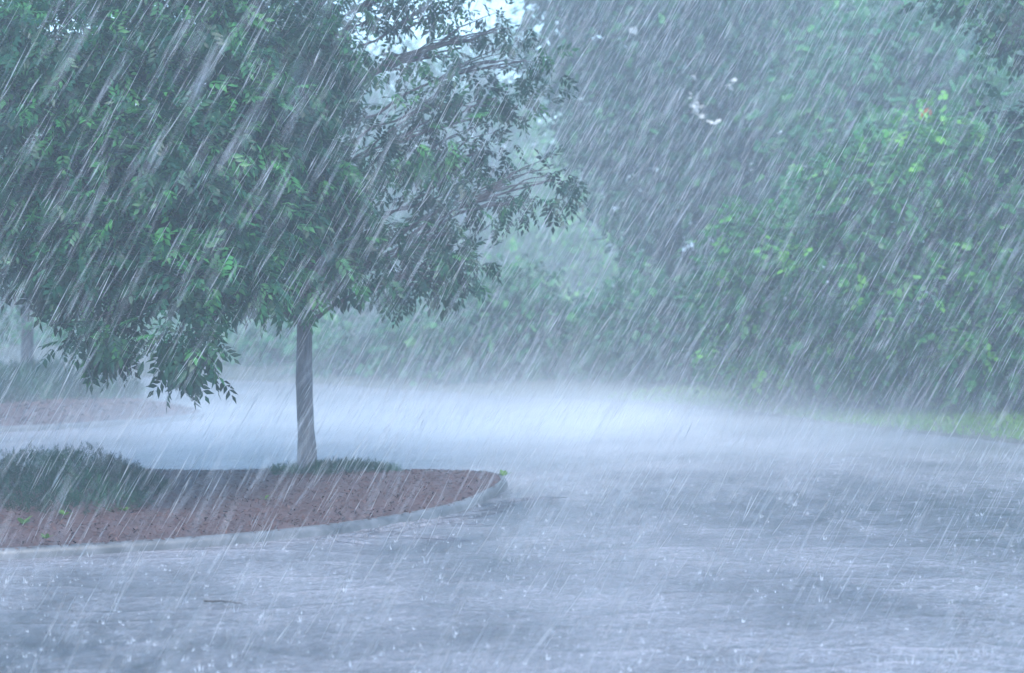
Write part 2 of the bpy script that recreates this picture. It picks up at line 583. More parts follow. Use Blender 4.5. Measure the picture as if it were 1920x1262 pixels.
SPRAY_ASH = make_spray(7, 0.085, 0.15, 1.0)
SPRAY_ASH5 = make_spray(5, 0.095, 0.13, 1.05, 0.35)

SPRAY_FAR = make_spray(6, 0.10, 0.13, 1.7, .25, lf2_v, lf2_f)
SPRAY_BROAD = make_spray(5, 0.085, 0.12, 1.9, .3, lf2_v, lf2_f)
SPRAY_HAZY = make_spray(5, 0.095, 0.13, 1.05, 0.35, lf2_v, lf2_f)

def tube(P, r0, r1, nseg=7):
    """tapered tube along points"""
    P = np.asarray(P, float)
    n = len(P)
    d = unit(np.gradient(P, axis=0))
    up = np.tile(np.array([0.31, 0.22, 0.9]), (n, 1))
    bad = np.abs((d * up).sum(1)) > 0.93
    up[bad] = (1, 0.1, 0)
    fr = frames(d, up)
    a = np.linspace(0, 2 * math.pi, nseg, endpoint=False)
    circ = np.stack([np.cos(a), np.zeros(nseg), np.sin(a)], 1)
    if np.isscalar(r0):
        rad = np.linspace(r0, r1, n)
    else:
        rad = np.asarray(r0)
    V = np.einsum('nij,vj->nvi', fr, circ) * rad[:, None, None] + P[:, None, :]
    F = []
    for i in range(n - 1):
        for j in range(nseg):
            F.append((i * nseg + j, i * nseg + (j + 1) % nseg, (i + 1) * nseg + (j + 1) % nseg, (i + 1) * nseg + j))
    return V.reshape(-1, 3), np.array(F)

def merge(parts):
    V, F, k = [], [], 0
    for v, f in parts:
        V.append(v); F.append(f + k); k += len(v)
    return np.concatenate(V), np.concatenate(F)

def bez(a, b, sag=0.0, n=7, wob=0.0, first=None):
    a, b = np.array(a, float), np.array(b, float)
    m = (a + b) / 2 + np.array([0, 0, sag])
    if first is not None:
        m = a + np.array(first, float)
    t = np.linspace(0, 1, n)[:, None]
    P = (1 - t) ** 2 * a + 2 * t * (1 - t) * m + t * t * b
    if wob:
        w = rng.normal(0, wob, P.shape)
        w[0] = 0
        P = P + w
    return P

def crown_points(lobes, density, clump=0.30, per=14, shell=0.5):
    """lobes: (centre, (rx,ry,rz), weight). Returns points, the outward directions and a tint."""
    P, D, T = [], [], []
    for c, r, w in lobes:
        c, r = np.array(c, float), np.array(r, float)
        lt = rng.normal(0, .10)
        area = 4 * math.pi * ((r[0] * r[1]) ** 1.6 / 3 + (r[0] * r[2]) ** 1.6 / 3 + (r[1] * r[2]) ** 1.6 / 3) ** (1 / 1.6)
        nc = max(2, int(area * density * w / per))
        u = unit(rng.normal(size=(nc, 3)))
        rad = shell + (1 - shell) * rng.random(nc) ** 0.5
        cc = c + u * r * rad[:, None]
        tone = rng.normal(-0.04, 0.15, nc) + 0.30 * (rng.random(nc) < 0.2)
        for j in range(nc):
            k = max(3, int(rng.normal(per, per * 0.35)))
            q = cc[j] + rng.normal(size=(k, 3)) * np.array([1, 1, 0.8]) * clump * 0.5
            dd = unit(q - c) * 0.8 + unit(rng.normal(size=(k, 3))) * 0.7
            P.append(q); D.append(dd)
            hz = (q[:, 2] - c[2]) / r[2]
            T.append(np.clip(0.40 + lt + tone[j] + rng.normal(0, 0.16, k), 0, 1))
    return np.concatenate(P), np.concatenate(D), np.concatenate(T)

def foliage(name, P, D, T, spray, mat, parent, s0=0.8, s1=1.2, gravity=0.35, stuff=True):
    # thin the parts of a crown that lie far outside the picture
    m_ = 0.6
    out_ = (np.abs(P[:, 0]) > 0.267 * P[:, 1] + m_) | (P[:, 2] > CAM_H + 0.15 * P[:, 1] + m_)
    k_ = ~out_ | (rng.random(len(P)) < 0.3)
    P, D, T = P[k_], D[k_], T[k_]
    n = len(P)
    d = unit(D + np.array([0, 0, -gravity]))
    up = np.array([0, 0, 1.0]) + rng.normal(0, 0.45, (n, 3))
    V, F = stamp(spray[0], spray[1], P, frames(d, up), rng.uniform(s0, s1, n))
    nf = len(spray[1])
    tint = np.repeat(T, nf)
    tint = np.clip(tint + np.repeat(rng.normal(0, 0.07, n * nf // 2), 2)[:n * nf], 0, 1)
    o = mesh_np(name, V, F, mat, parent, tint=tint)
    if stuff: tag(o, kind='stuff')
    return o

def limbs(base_pts, trunk_r, lobes, twig_n, mat, parent, r_limb=0.035, name='branch', up0=0.5, twig_len=1.0):
    """a limb from the trunk to every lobe, with twigs through the lobe"""
    trunk = np.asarray(base_pts, float)
    for c, r, w in lobes:
        c = np.array(c, float); r = np.array(r, float)
        # start on the trunk below the lobe
        hz = np.clip(c[2] - 0.45 * np.hypot(c[0] - trunk[0, 0], c[1] - trunk[0, 1]) - 0.1, trunk[max(1, len(trunk) * 2 // 5), 2], trunk[-1, 2] - 0.05)
        s = np.array([np.interp(hz, trunk[:, 2], trunk[:, k]) for k in range(3)])
        L = np.linalg.norm(c - s)
        P = bez(s, c, n=9, wob=0.012 * L, first=(0.35 * (c - s) + np.array([0, 0, up0 * 0.35 * L])))
        parts = [tube(P, r_limb * (0.55 + 0.2 * L), 0.010, 6)]
        for _ in range(twig_n):
            t = rng.uniform(0.45, 1.0)
            i = t * 8
            i0 = min(7, int(i))
            q = P[i0] * (1 - (i - i0)) + P[i0 + 1] * (i - i0)
            e = c + unit(rng.normal(size=3)) * r * rng.uniform(0.6, 1.0) * twig_len
            parts.append(tube(bez(q, e, 0.12 * np.linalg.norm(e - q), 6, 0.01), 0.011, 0.0025, 4))
        V, F = merge(parts)
        mesh_np(name, V, F, mat, parent, smooth=True)

# ---------------------------------------------------------------- the near ash tree on the island
def lobe(px, py, Y, rx, ry, w=1.0, rd=None):
    s = Y / FPX
    c = at(px, py, Y)
    return (tuple(c), (rx * s, (rd if rd else 0.5 * (rx + ry) * s), ry * s), w)

tb = gp(572, 875, 0.125)
tb.y = 16.45; tb.x = (572 - 960) / FPX * 16.45; tb.z = 0.118
near_tree = empty('ash_tree', tb)
tag(near_tree, 'large dark green leafy tree with slim grey trunk on the kerbed planting bed', 'tree')
tx, ty = tb.x, tb.y
tr_pts = np.array([(tx + 0.012, ty, 0.02), (tx + 0.01, ty, 0.2), (tx, ty, 0.5), (tx - 0.004, ty, 1.0), (tx - 0.012, ty, 1.5),
                   (tx - 0.03, ty + 0.02, 2.2), (tx - 0.0, ty + 0.05, 3.1), (tx + 0.06, ty + 0.05, 4.2), (tx + 0.02, ty, 5.4), (tx, ty, 6.4)])
# finer trunk with a root flare and small unevenness
zz = np.concatenate([np.linspace(0.02, 1.8, 24), np.linspace(1.95, 6.4, 20)])
TP = np.column_stack([np.interp(zz, tr_pts[:, 2], tr_pts[:, k]) for k in range(2)] + [zz])
TP[:, 0] += 0.006 * np.sin(zz * 5.3)
rad = np.interp(zz, [0.02, 0.1, 0.2, 0.35, 0.7, 1.6, 2.4, 4.2, 6.4], [0.108, 0.096, 0.086, 0.077, 0.071, 0.066, 0.058, 0.035, 0.01])
rad *= 1 + 0.03 * np.sin(zz * 9.1) + 0.02 * np.sin(zz * 23)
V, F = tube(TP, rad, None, 18)
mesh_np('trunk', V, F, M_BARK, near_tree, smooth=True)

near_lobes = [
    # hanging lobes of the left side, nearer to the camera
    lobe(180, 520, 13.6, 75, 60, 1.3), lobe(196, 612, 13.5, 18, 42, 3.2), lobe(75, 500, 13.8, 60, 50, 1.2), lobe(368, 540, 13.4, 70, 52, 1.3), lobe(352, 632, 13.3, 24, 46, 3.2),
    lobe(440, 500, 14.0, 70, 48), lobe(90, 460, 13.9, 100, 70), lobe(0, 370, 14.0, 110, 90), lobe(285, 450, 13.8, 150, 90),
    lobe(140, 360, 14.0, 150, 110), lobe(310, 320, 14.0, 150, 120), lobe(450, 430, 14.6, 120, 110), lobe(560, 500, 15.6, 80, 70),
    lobe(60, 230, 14.2, 150, 120), lobe(250, 190, 14.4, 160, 120), lobe(440, 250, 14.9, 140, 130), lobe(120, 80, 14.4, 160, 130),
    lobe(330, 50, 14.8, 160, 120), lobe(500, 110, 15.4, 120, 110), lobe(540, 330, 15.6, 110, 110), lobe(-150, 300, 14.8, 160, 200, 0.7),
    lobe(-90, 100, 15, 150, 150, 0.7),
    # right side
    lobe(640, 495, 15.9, 72, 41, 0.97), lobe(715, 485, 16.2, 54, 37, 0.89), lobe(610, 400, 16.2, 70, 80), lobe(665, 300, 16.4, 76, 83, 0.40),
    lobe(830, 515, 17.0, 45, 39, 0.73), lobe(790, 470, 17.0, 76, 46, 0.25), lobe(710, 430, 16.8, 63, 41, 0.22), lobe(850, 360, 17.2, 81, 41, 0.34), lobe(980, 370, 17.4, 68, 41, 0.40),
    lobe(1025, 340, 17.5, 45, 51, 0.37), lobe(770, 260, 17.0, 99, 74, 0.40), lobe(890, 290, 17.3, 86, 64, 0.40), lobe(870, 190, 17.3, 108, 51, 0.37),
    lobe(970, 200, 17.6, 50, 46, 0.30), lobe(590, 180, 16.2, 81, 101, 0.65), lobe(640, 60, 16.4, 54, 92, 0.57), lobe(985, 110, 17.6, 50, 41, 0.25), lobe(800, 105, 17.3, 40, 26, 0.22),
    lobe(860, 20, 17.4, 76, 32, 0.30), lobe(930, 60, 17.4, 40, 37, 0.25), lobe(760, -15, 17.0, 81, 28, 0.36),
    lobe(850, 500, 17.0, 40, 45, .9), lobe(840, 440, 17.1, 45, 35, .5), lobe(760, 530, 16.8, 50, 25, .6),
    # the top of the crown, above the picture
    lobe(200, -120, 15.2, 200, 130, .5), lobe(450, -150, 16, 180, 150, .5), lobe(700, -170, 16.5, 170, 120, .45), lobe(880, -120, 17, 120, 90, .4),
    lobe(380, -360, 16, 220, 140, .45), lobe(620, -400, 16.4, 200, 140, .45), lobe(520, -560, 16.4, 150, 110, .45),
    # the back of the crown
    lobe(420, 200, 17.6, 200, 220, .6), lobe(120, 60, 16.6, 170, 160, .6), lobe(570, 60, 18.2, 90, 200, .5), lobe(690, 40, 17, 45, 40, .5), lobe(870, 90, 17.4, 40, 30, .5), lobe(300, 400, 17.2, 190, 120, .35),
]
limbs(TP, 0.06, near_lobes, 7, M_BARK_DARK, near_tree, r_limb=0.016)
P, D, T = crown_points(near_lobes, 200, clump=0.23, per=18, shell=0.35)
foliage('foliage', P, D, T, SPRAY_ASH, M_LEAF_NEAR, near_tree, 0.75, 1.15, 0.45)
# the sprays that hang lowest: each leaf an object of its own
leaf_mesh = None
def leaf_object(p, d, up, s, parent, mat, tintv, wide=1.15):
    global leaf_mesh
    key = 'leaf_' + mat.name
    me = bpy.data.meshes.get(key)
    if me is None:
        me = bpy.data.meshes.new(key)
        a, b = 0.17 * wide, 0.12 * wide
        vv = [(0, -.12, 0), (-b, .18, .035), (0, .18, 0), (b, .18, .035), (-a, .42, .05), (0, .45, 0), (a, .42, .05),
              (-b, .72, .03), (0, .75, -.03), (b, .72, .03), (0, 1.02, -.09), (.008, -.12, 0)]
        ff = [(0, 2, 1), (0, 3, 2), (1, 2, 5, 4), (2, 3, 6, 5), (4, 5, 8, 7), (5, 6, 9, 8), (7, 8, 10), (8, 9, 10)]
        me.from_pydata(vv, [], ff)
        at_ = me.attributes.new('tint', 'FLOAT', 'FACE')
        at_.data.foreach_set('value', [tintv] * len(ff))
        me.materials.append(mat)
    o = link('leaf', me, parent)
    Mx = frames(np.array([d], float), np.array([up], float))[0]
    m4 = Matrix([list(Mx[i] * s) + [p[i]] for i in range(3)] + [[0, 0, 0, 1]])
    o.matrix_basis = m4
    return o
hang = [(205, 684, 13.4, 20, 12, 26), (215, 655, 13.45, 22, 20, 16), (185, 650, 13.4, 20, 20, 16), (350, 712, 13.25, 24, 14, 38), (330, 680, 13.2, 42, 24, 26), (380, 680, 13.3, 36, 24, 26),
        (430, 582, 13.7, 40, 22, 12), (640, 565, 15.8, 55, 14, 16), (690, 565, 16.0, 30, 12, 14), (830, 575, 16.9, 40, 10, 14), (110, 545, 13.7, 40, 22, 14)]
for px, py, Y, sx, sy, n in hang:
    for k in range(n):
        x, y = rng.normal(px, sx * 0.55), rng.normal(py - 8, sy * 0.6)
        p = at(x, y, Y + rng.normal(0, 0.09))
        d = np.array([rng.normal((x - px) / sx * 0.35, 0.35), rng.normal(0, 0.3), -1.0])
        leaf_object(p, d, (rng.normal(0, .5), -1, 0.3), rng.uniform(0.075, 0.115), near_tree, M_LEAF_NEAR, 0.38)

# ---------------------------------------------------------------- other trees
def simple_tree(name, label, base, trunk_h, trunk_r, lobes, dens, spray, leafm, barkm, s0=.8, s1=1.3, clump=.5, per=14, twigs=3, group=None, cat='tree', shell=.55, grav=.3):
    root = empty(name, base)
    tag(root, label, cat, group)
    b = np.array(base, float)
    z = np.linspace(-0.12, trunk_h, 14)
    TPt = np.column_stack([b[0] + 0.03 * np.sin(z * 1.3), b[1] + 0.03 * np.cos(z * 1.1), b[2] + z])
    rr = np.interp(z, [-.12, 0.15, trunk_h * .4, trunk_h], [trunk_r * 1.5, trunk_r * 1.05, trunk_r * .85, trunk_r * .15])
    V, F = tube(TPt, rr, None, 12)
    mesh_np('trunk', V, F, barkm, root, smooth=True)
    limbs(TPt, trunk_r, lobes, twigs, barkm, root, r_limb=trunk_r * 0.3)
    P, D, T = crown_points(lobes, dens, clump=clump, per=per, shell=shell)
    k = P[:, 2] > 0.05
    foliage('crown', P[k], D[k], T[k], spray, leafm, root, s0, s1, grav)
    return root

# the misty tree on the far island
simple_tree('ash_tree', 'small pale misty tree on the farther planting bed at far left', (-7.35, 29.0, 0.18), 4.6, 0.095,
            [lobe(40, 480, 29, 110, 70), lobe(150, 560, 28.5, 70, 60), lobe(-40, 560, 29, 90, 60), lobe(90, 400, 29, 120, 70), lobe(-20, 300, 29, 160, 90, .8), lobe(170, 640, 28.2, 40, 28, .8), lobe(120, 200, 29.5, 130, 90, .6)],
            95, SPRAY_HAZY, M_LEAF_FAR, M_BARK, 1.0, 1.5, .35)

# broad-leaved bush at the right, in front of the wood
simple_tree('maple_shrub', 'tall broad bright green shrub with large leaves above the grass verge at right', (5.8, 24.9, 0.22), 3.0, 0.09,
            [lobe(1745, 300, 24.1, 110, 75), lobe(1600, 350, 24.1, 100, 70), lobe(1850, 330, 24.1, 90, 90), lobe(1700, 430, 23.9, 140, 100), lobe(1560, 480, 24.2, 100, 90),
             lobe(1860, 500, 23.8, 110, 110), lobe(1700, 580, 23.9, 150, 90), lobe(1840, 650, 23.6, 120, 90), lobe(1640, 660, 24.3, 110, 80, .8), lobe(1960, 420, 23.6, 120, 150), lobe(1990, 620, 23.3, 120, 120), lobe(2120, 500, 23.3, 140, 200, .7)],
            175, SPRAY_BROAD, M_LEAF_BUSH, M_BARK_DARK, 0.8, 1.2, .30, 12, 4)
simple_tree('lime_shrub', 'yellow green rounded shrub at the left edge of the tall broad shrub', (3.15, 26.0, 0.2), 1.9, 0.06,
            [lobe(1400, 470, 25.5, 75, 65), lobe(1480, 450, 25.6, 90, 60), lobe(1380, 560, 25.3, 60, 70), lobe(1450, 590, 25.5, 90, 80), lobe(1400, 670, 25.4, 75, 60), lobe(1520, 660, 25.6, 90, 80)],
            155, SPRAY_BROAD, M_LEAF_BUSH, M_BARK_DARK, 0.8, 1.2, .32, 12, 4, cat='shrub')
# the tree standing out of frame at right, whose boughs hang into the corner
simple_tree('maple_tree', 'dark green leafy boughs of a tree hanging into the top right corner', (6.9, 19.6, 0.15), 7.5, 0.12,
            [lobe(1870, 20, 19, 55, 45), lobe(1905, 80, 19, 50, 45), lobe(1850, -40, 19, 90, 50, .8), lobe(1960, 60, 19, 80, 90), lobe(1900, 230, 19.3, 35, 50, .7), lobe(1990, 260, 19.3, 80, 100, .7), lobe(2080, 80, 19.5, 130, 120, .6), lobe(2050, -120, 19.6, 170, 120, .5), lobe(2250, 0, 19.8, 140, 160, .5), lobe(2150, -300, 19.8, 170, 130, .4)],
            120, SPRAY_BROAD, M_LEAF_NEAR, M_BARK_DARK, 0.8, 1.2, .28, 12, 4)

# the tall trees of the wood behind
def far_tree(name, label, bx, Y, th, tr, lobes, mat, dens=42, s0=.7, s1=1.3, group=None, cat='tree', per=16, clump=.6, shell=.5):
    return simple_tree(name, label, (bx, Y, 0.35), th, tr, lobes, dens * 2.5, SPRAY_FAR, mat, M_BARK_DARK, s0, s1, clump, per, 3, group, cat, shell, .3)

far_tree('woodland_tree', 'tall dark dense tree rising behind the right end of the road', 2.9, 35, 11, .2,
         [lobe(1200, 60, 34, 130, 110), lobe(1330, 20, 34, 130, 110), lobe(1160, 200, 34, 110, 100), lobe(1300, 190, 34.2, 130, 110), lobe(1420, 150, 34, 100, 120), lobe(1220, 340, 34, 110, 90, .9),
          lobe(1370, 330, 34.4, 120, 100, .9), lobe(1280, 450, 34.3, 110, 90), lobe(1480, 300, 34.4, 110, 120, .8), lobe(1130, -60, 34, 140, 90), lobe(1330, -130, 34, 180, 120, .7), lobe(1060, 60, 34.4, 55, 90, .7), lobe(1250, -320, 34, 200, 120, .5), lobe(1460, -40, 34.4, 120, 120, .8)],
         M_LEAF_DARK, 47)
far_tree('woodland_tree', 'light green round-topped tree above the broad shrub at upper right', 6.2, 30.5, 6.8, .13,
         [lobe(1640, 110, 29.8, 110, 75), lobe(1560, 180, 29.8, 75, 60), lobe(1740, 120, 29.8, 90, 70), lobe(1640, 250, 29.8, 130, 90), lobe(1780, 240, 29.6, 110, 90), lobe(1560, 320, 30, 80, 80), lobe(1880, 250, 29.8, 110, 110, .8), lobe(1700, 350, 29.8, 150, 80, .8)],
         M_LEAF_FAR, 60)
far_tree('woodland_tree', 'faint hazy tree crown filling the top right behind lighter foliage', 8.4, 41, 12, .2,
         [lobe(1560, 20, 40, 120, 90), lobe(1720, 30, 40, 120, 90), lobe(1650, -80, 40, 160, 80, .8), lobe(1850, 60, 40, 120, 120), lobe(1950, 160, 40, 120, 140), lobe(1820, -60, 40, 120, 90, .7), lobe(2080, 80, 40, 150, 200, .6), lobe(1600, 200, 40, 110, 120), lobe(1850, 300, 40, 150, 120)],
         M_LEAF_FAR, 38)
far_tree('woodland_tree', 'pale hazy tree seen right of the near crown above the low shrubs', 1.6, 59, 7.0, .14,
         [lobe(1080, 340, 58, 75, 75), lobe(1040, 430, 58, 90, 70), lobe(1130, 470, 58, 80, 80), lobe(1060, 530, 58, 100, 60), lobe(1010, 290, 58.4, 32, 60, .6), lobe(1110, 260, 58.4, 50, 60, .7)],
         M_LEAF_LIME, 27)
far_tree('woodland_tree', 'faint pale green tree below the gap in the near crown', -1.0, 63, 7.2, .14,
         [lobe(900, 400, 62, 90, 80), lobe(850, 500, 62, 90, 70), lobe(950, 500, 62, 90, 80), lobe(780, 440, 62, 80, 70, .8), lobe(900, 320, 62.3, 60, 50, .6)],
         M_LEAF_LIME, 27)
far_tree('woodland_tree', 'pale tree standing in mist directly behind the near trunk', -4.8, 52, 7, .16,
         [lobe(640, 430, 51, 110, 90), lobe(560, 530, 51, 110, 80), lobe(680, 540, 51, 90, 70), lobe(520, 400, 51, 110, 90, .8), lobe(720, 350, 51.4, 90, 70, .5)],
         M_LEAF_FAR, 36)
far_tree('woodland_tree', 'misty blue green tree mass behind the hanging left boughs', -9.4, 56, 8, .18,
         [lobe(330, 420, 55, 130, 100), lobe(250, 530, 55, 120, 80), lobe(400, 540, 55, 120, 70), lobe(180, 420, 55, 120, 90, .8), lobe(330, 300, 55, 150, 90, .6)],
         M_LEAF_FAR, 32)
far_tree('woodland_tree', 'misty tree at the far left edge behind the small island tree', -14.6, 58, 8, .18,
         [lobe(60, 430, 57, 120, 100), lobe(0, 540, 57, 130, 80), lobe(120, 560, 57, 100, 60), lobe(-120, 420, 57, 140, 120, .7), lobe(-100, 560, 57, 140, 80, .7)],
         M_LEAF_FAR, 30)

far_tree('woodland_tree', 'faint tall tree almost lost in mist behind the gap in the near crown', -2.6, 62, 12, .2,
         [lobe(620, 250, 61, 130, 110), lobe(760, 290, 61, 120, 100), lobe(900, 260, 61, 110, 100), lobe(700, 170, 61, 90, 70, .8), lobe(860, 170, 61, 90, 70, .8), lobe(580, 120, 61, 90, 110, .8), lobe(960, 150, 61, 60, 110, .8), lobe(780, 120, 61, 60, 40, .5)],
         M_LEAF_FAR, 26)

# the row of shrubs along the far side of the road
shr = [('low misty shrub just right of the near trunk behind the road', 640, 660, 34.6, 75, 65, M_LEAF_FAR, 36),
       ('pale shrub third from the near trunk along the far roadside', 800, 650, 33.2, 85, 80, M_LEAF_FAR, 40),
       ('grey green shrub below the end of the near crown by the road', 720, 640, 34.2, 70, 80, M_LEAF_DARK, 36),
       ('dull purplish green shrub in the middle of the far roadside', 900, 660, 31.8, 80, 75, M_LEAF_DARK, 44),
       ('light green topped shrub in the middle of the roadside row', 990, 610, 31.8, 80, 110, M_LEAF_FAR, 46),
       ('dark shrub low in the row under the tall dark tree', 1080, 660, 32.6, 90, 85, M_LEAF_DARK, 50),
       ('tall blue green shrub right of centre at the roadside', 1190, 620, 31.4, 95, 120, M_LEAF_FAR, 52),
       ('dark green shrub left of the yellow green rounded shrub', 1300, 640, 29.6, 85, 115, M_LEAF_DARK, 60),
       ('deep green low shrub in shade under the broad shrub', 1560, 700, 25.0, 110, 75, M_LEAF_DARK, 90),
       ('deep green low shrub at the right behind the grass verge', 1760, 720, 23.3, 130, 70, M_LEAF_DARK, 100),
       ('low dense shrub at the right edge over the grass', 1930, 710, 22.3, 120, 85, M_LEAF_DARK, 100),
       ('misty shrub left of the near trunk on the far roadside', 520, 640, 37.4, 90, 70, M_LEAF_FAR, 32),
       ('faint shrub between the hanging boughs and the near trunk', 400, 640, 40.5, 110, 65, M_LEAF_FAR, 30),
       ('faint shrub under the two lowest hanging boughs', 260, 640, 43, 110, 65, M_LEAF_FAR, 28),
       ('very faint shrub behind the small island tree trunk', 90, 640, 45, 120, 65, M_LEAF_FAR, 28),
       ('purplish shaded shrub between the row and the yellow green shrub', 1420, 700, 27.2, 90, 60, M_LEAF_DARK, 80)]
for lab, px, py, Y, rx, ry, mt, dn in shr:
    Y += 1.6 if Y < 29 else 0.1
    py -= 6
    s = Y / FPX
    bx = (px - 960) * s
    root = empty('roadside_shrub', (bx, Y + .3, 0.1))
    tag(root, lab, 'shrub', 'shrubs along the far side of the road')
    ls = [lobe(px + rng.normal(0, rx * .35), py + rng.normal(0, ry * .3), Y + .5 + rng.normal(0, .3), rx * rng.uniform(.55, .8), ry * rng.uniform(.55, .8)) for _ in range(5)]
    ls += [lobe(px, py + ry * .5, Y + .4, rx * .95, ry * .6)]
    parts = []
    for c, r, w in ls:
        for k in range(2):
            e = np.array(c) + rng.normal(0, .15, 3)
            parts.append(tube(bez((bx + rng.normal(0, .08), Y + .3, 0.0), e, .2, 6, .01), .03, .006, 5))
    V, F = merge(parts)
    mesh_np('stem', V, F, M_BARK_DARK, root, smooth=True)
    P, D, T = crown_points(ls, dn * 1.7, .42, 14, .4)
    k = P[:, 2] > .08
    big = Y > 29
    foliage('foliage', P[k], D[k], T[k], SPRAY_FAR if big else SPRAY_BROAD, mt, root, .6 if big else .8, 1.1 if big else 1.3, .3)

# a wood behind everything that reads as one mass
def woodland():
    n = 11000
    X = rng.uniform(-34, 30, n)
    Y = rng.uniform(66, 78, n) - 0.25 * np.maximum(X, 0)
    top = np.interp(X, [-34, -12, -6, -3.5, -1, 2, 8, 30], [9, 8, 6.4, 6.0, 6.6, 9.5, 13, 14]) + 0.9 * np.sin(X * 1.1) + 0.6 * np.sin(X * 2.7 + 1)
    Z = rng.random(n) ** 0.8 * top
    P = np.column_stack([X, Y, Z])
    T = np.clip(0.4 + 0.18 * np.sin(X * 2 + Z) + rng.normal(0, .15, n), 0, 1)
    D = np.column_stack([rng.normal(0, 1, n), rng.normal(-1, .7, n), rng.normal(.2, .7, n)])
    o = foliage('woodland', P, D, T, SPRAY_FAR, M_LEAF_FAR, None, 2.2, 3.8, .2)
    tag(o, 'distant wood fading into the rain mist behind all the trees', 'wood', kind='stuff')
woodland()

# white clusters stand in for bright sky gaps; orange sprig in foliage at right
def gap_bits(px, py, Y, n, sx, sy, parent_label):
    c = at(px, py, Y)
    P = np.column_stack([rng.normal(c.x, sx * Y / FPX, n), rng.normal(c.y, .06, n), rng.normal(c.z, sy * Y / FPX, n)])
    return P
bl = empty('sky_gap_cluster', at(1300, 190, 32.9))
def sky_gap(px, py, n, sx, sy, lab):
    c = at(px, py, 32.7)
    root = empty('sky_gap_cluster', c)
    tag(root, lab, 'blossoms', 'white sky gap stand-ins in the dark tree')
    P = gap_bits(px, py, 32.7, n, sx, sy, '')
    D = rng.normal(size=(n, 3))
    foliage('gap_bits', P, D, rng.random(n), make_spray(3, .1, .04, 2.6), M_SKY_GAP, root, .6, 1.1, .1)
bpy.data.objects.remove(bl)
sky_gap(1300, 183, 12, 6, 12, 'largest ragged white cluster standing in for a sky gap high in the tall dark tree')
sky_gap(1310, 212, 5, 4, 5, 'small white sky gap stand-in just under the largest cluster')
sky_gap(1375, 160, 4, 3, 4, 'small white sky gap stand-in to the upper right of the largest cluster')
sky_gap(1338, 228, 2, 2, 3, 'tiny white sky gap stand-in lower right of the largest cluster')
sky_gap(1185, 52, 2, 2, 2, 'single tiny white sky gap stand-in near the top of the dark tree')

shrub_ = bpy.data.objects['maple_shrub']
for k in range(5):
    p = at(1735 + rng.normal(0, 5), 212 + 5 * k, 23.4)
    leaf_object(p, (rng.normal(0, .5), -.3, .6), (0, -1, .4), .075, shrub_, M_ORANGE if k < 3 else M_WEED, .4, 1.8)

# ---------------------------------------------------------------- low planting
blade_v = np.array([(-.06, 0, 0), (.06, 0, 0), (.04, .6, .03), (-.04, .6, .03), (0, 1, .0)], float)
blade_f = np.array([(0, 1, 2), (0, 2, 3), (3, 2, 4)])
def needle_mound(name, label, cat, pts, hfun, n, s0, s1, mat, spread=.5, group=None, twigl=None):
    """mound of upright feathery sprigs; every sprig carries a few needles"""
    x0, x1, y0, y1 = pts
    P, hh = [], []
    while len(P) < n:
        x, y = rng.uniform(x0, x1, n), rng.uniform(y0, y1, n)
        h = hfun(x, y)
        k = h > 0.01
        r = rng.random(n) ** .45
        z = 0.085 + h * r
        P.extend(np.column_stack([x, y, z])[k])
    P = np.array(P[:n])
    root = empty(name, (0.5 * (x0 + x1), 0.5 * (y0 + y1), 0.1))
    tag(root, label, cat, group)
    # sprig template: a stalk with needles both sides
    V, F, kk = [], [], 0
    for i in range(5):
        t = i / 5
        sc = 0.42 * (1 - .45 * t)
        b = blade_v * np.array([1.3, 1, 1]) * sc
        b = b @ rotx(R(12)).T @ rotz((1 if i % 2 else -1) * R(34)).T + np.array([0, .75 * t, 0])
        V.append(b); F.append(blade_f + kk); kk += 5
    b = blade_v * .45 + np.array([0, .6, 0])
    V.append(b); F.append(blade_f + kk)
    tv, tf = np.concatenate(V), np.concatenate(F)
    D = rng.normal(0, spread, (n, 3)) + np.array([0.0, 0, 1])
    up = rng.normal(0, 1, (n, 3)) + np.array([0, -1, 0])
    Vv, Ff = stamp(tv, tf, P, frames(D, up), rng.uniform(s0, s1, n))
    tint = np.repeat(np.clip(.35 + .2 * np.sin(P[:, 0] * 5 + P[:, 1] * 3) + rng.normal(0, .18, n), 0, 1), len(tf))
    o = mesh_np('foliage', Vv, Ff, mat, root, tint=tint)
    tag(o, kind='stuff')
    st = []
    for _ in range(26):
        i = rng.integers(n)
        c = P[i]
        a = np.array([c[0] + rng.normal(0, .12), c[1] + rng.normal(0, .12), 0.09])
        st.append(tube(bez(a, c, .03, 5), .006, .002, 4))
    V2, F2 = merge(st)
    tag(mesh_np('stems', V2, F2, M_BARK_DARK, root), kind='stuff')
    return root
def h_jun(x, y):
    u = ((x + 3.50) / .86) ** 2 + ((y - 14.65) / 1.15) ** 2
    v = ((x + 4.95) / .95) ** 2 + ((y - 14.3) / 1.3) ** 2
    w = ((x + 3.15) / .5) ** 2 + ((y - 13.9) / .7) ** 2
    b_ = .03 * np.sin(x * 8.3) * np.sin(y * 6.1 + 1) + .022 * np.sin(y * 13 + x * 15)
    e = np.maximum(np.maximum(0, 1 - u) ** .75 * (.34 + b_), np.maximum(0, 1 - v) ** .5 * (.30 + b_))
    return np.maximum(e, np.maximum(0, 1 - w) ** .5 * (.20 + b_))
needle_mound('juniper_shrub', 'low dark green juniper mound at the left end of the nearer bed', 'shrub', (-5.9, -2.5, 12.9, 16), h_jun, 9500, .05, .10, M_JUNIPER, .8)
def h_tuft(x, y):
    u = ((x + 1.42) / .48) ** 2 + ((y - 16.42) / .28) ** 2
    v = ((x + 1.88) / .22) ** 2 + ((y - 16.42) / .25) ** 2
    return np.maximum(np.maximum(0, 1 - u) ** .6 * .085, np.maximum(0, 1 - v) ** .6 * .04)
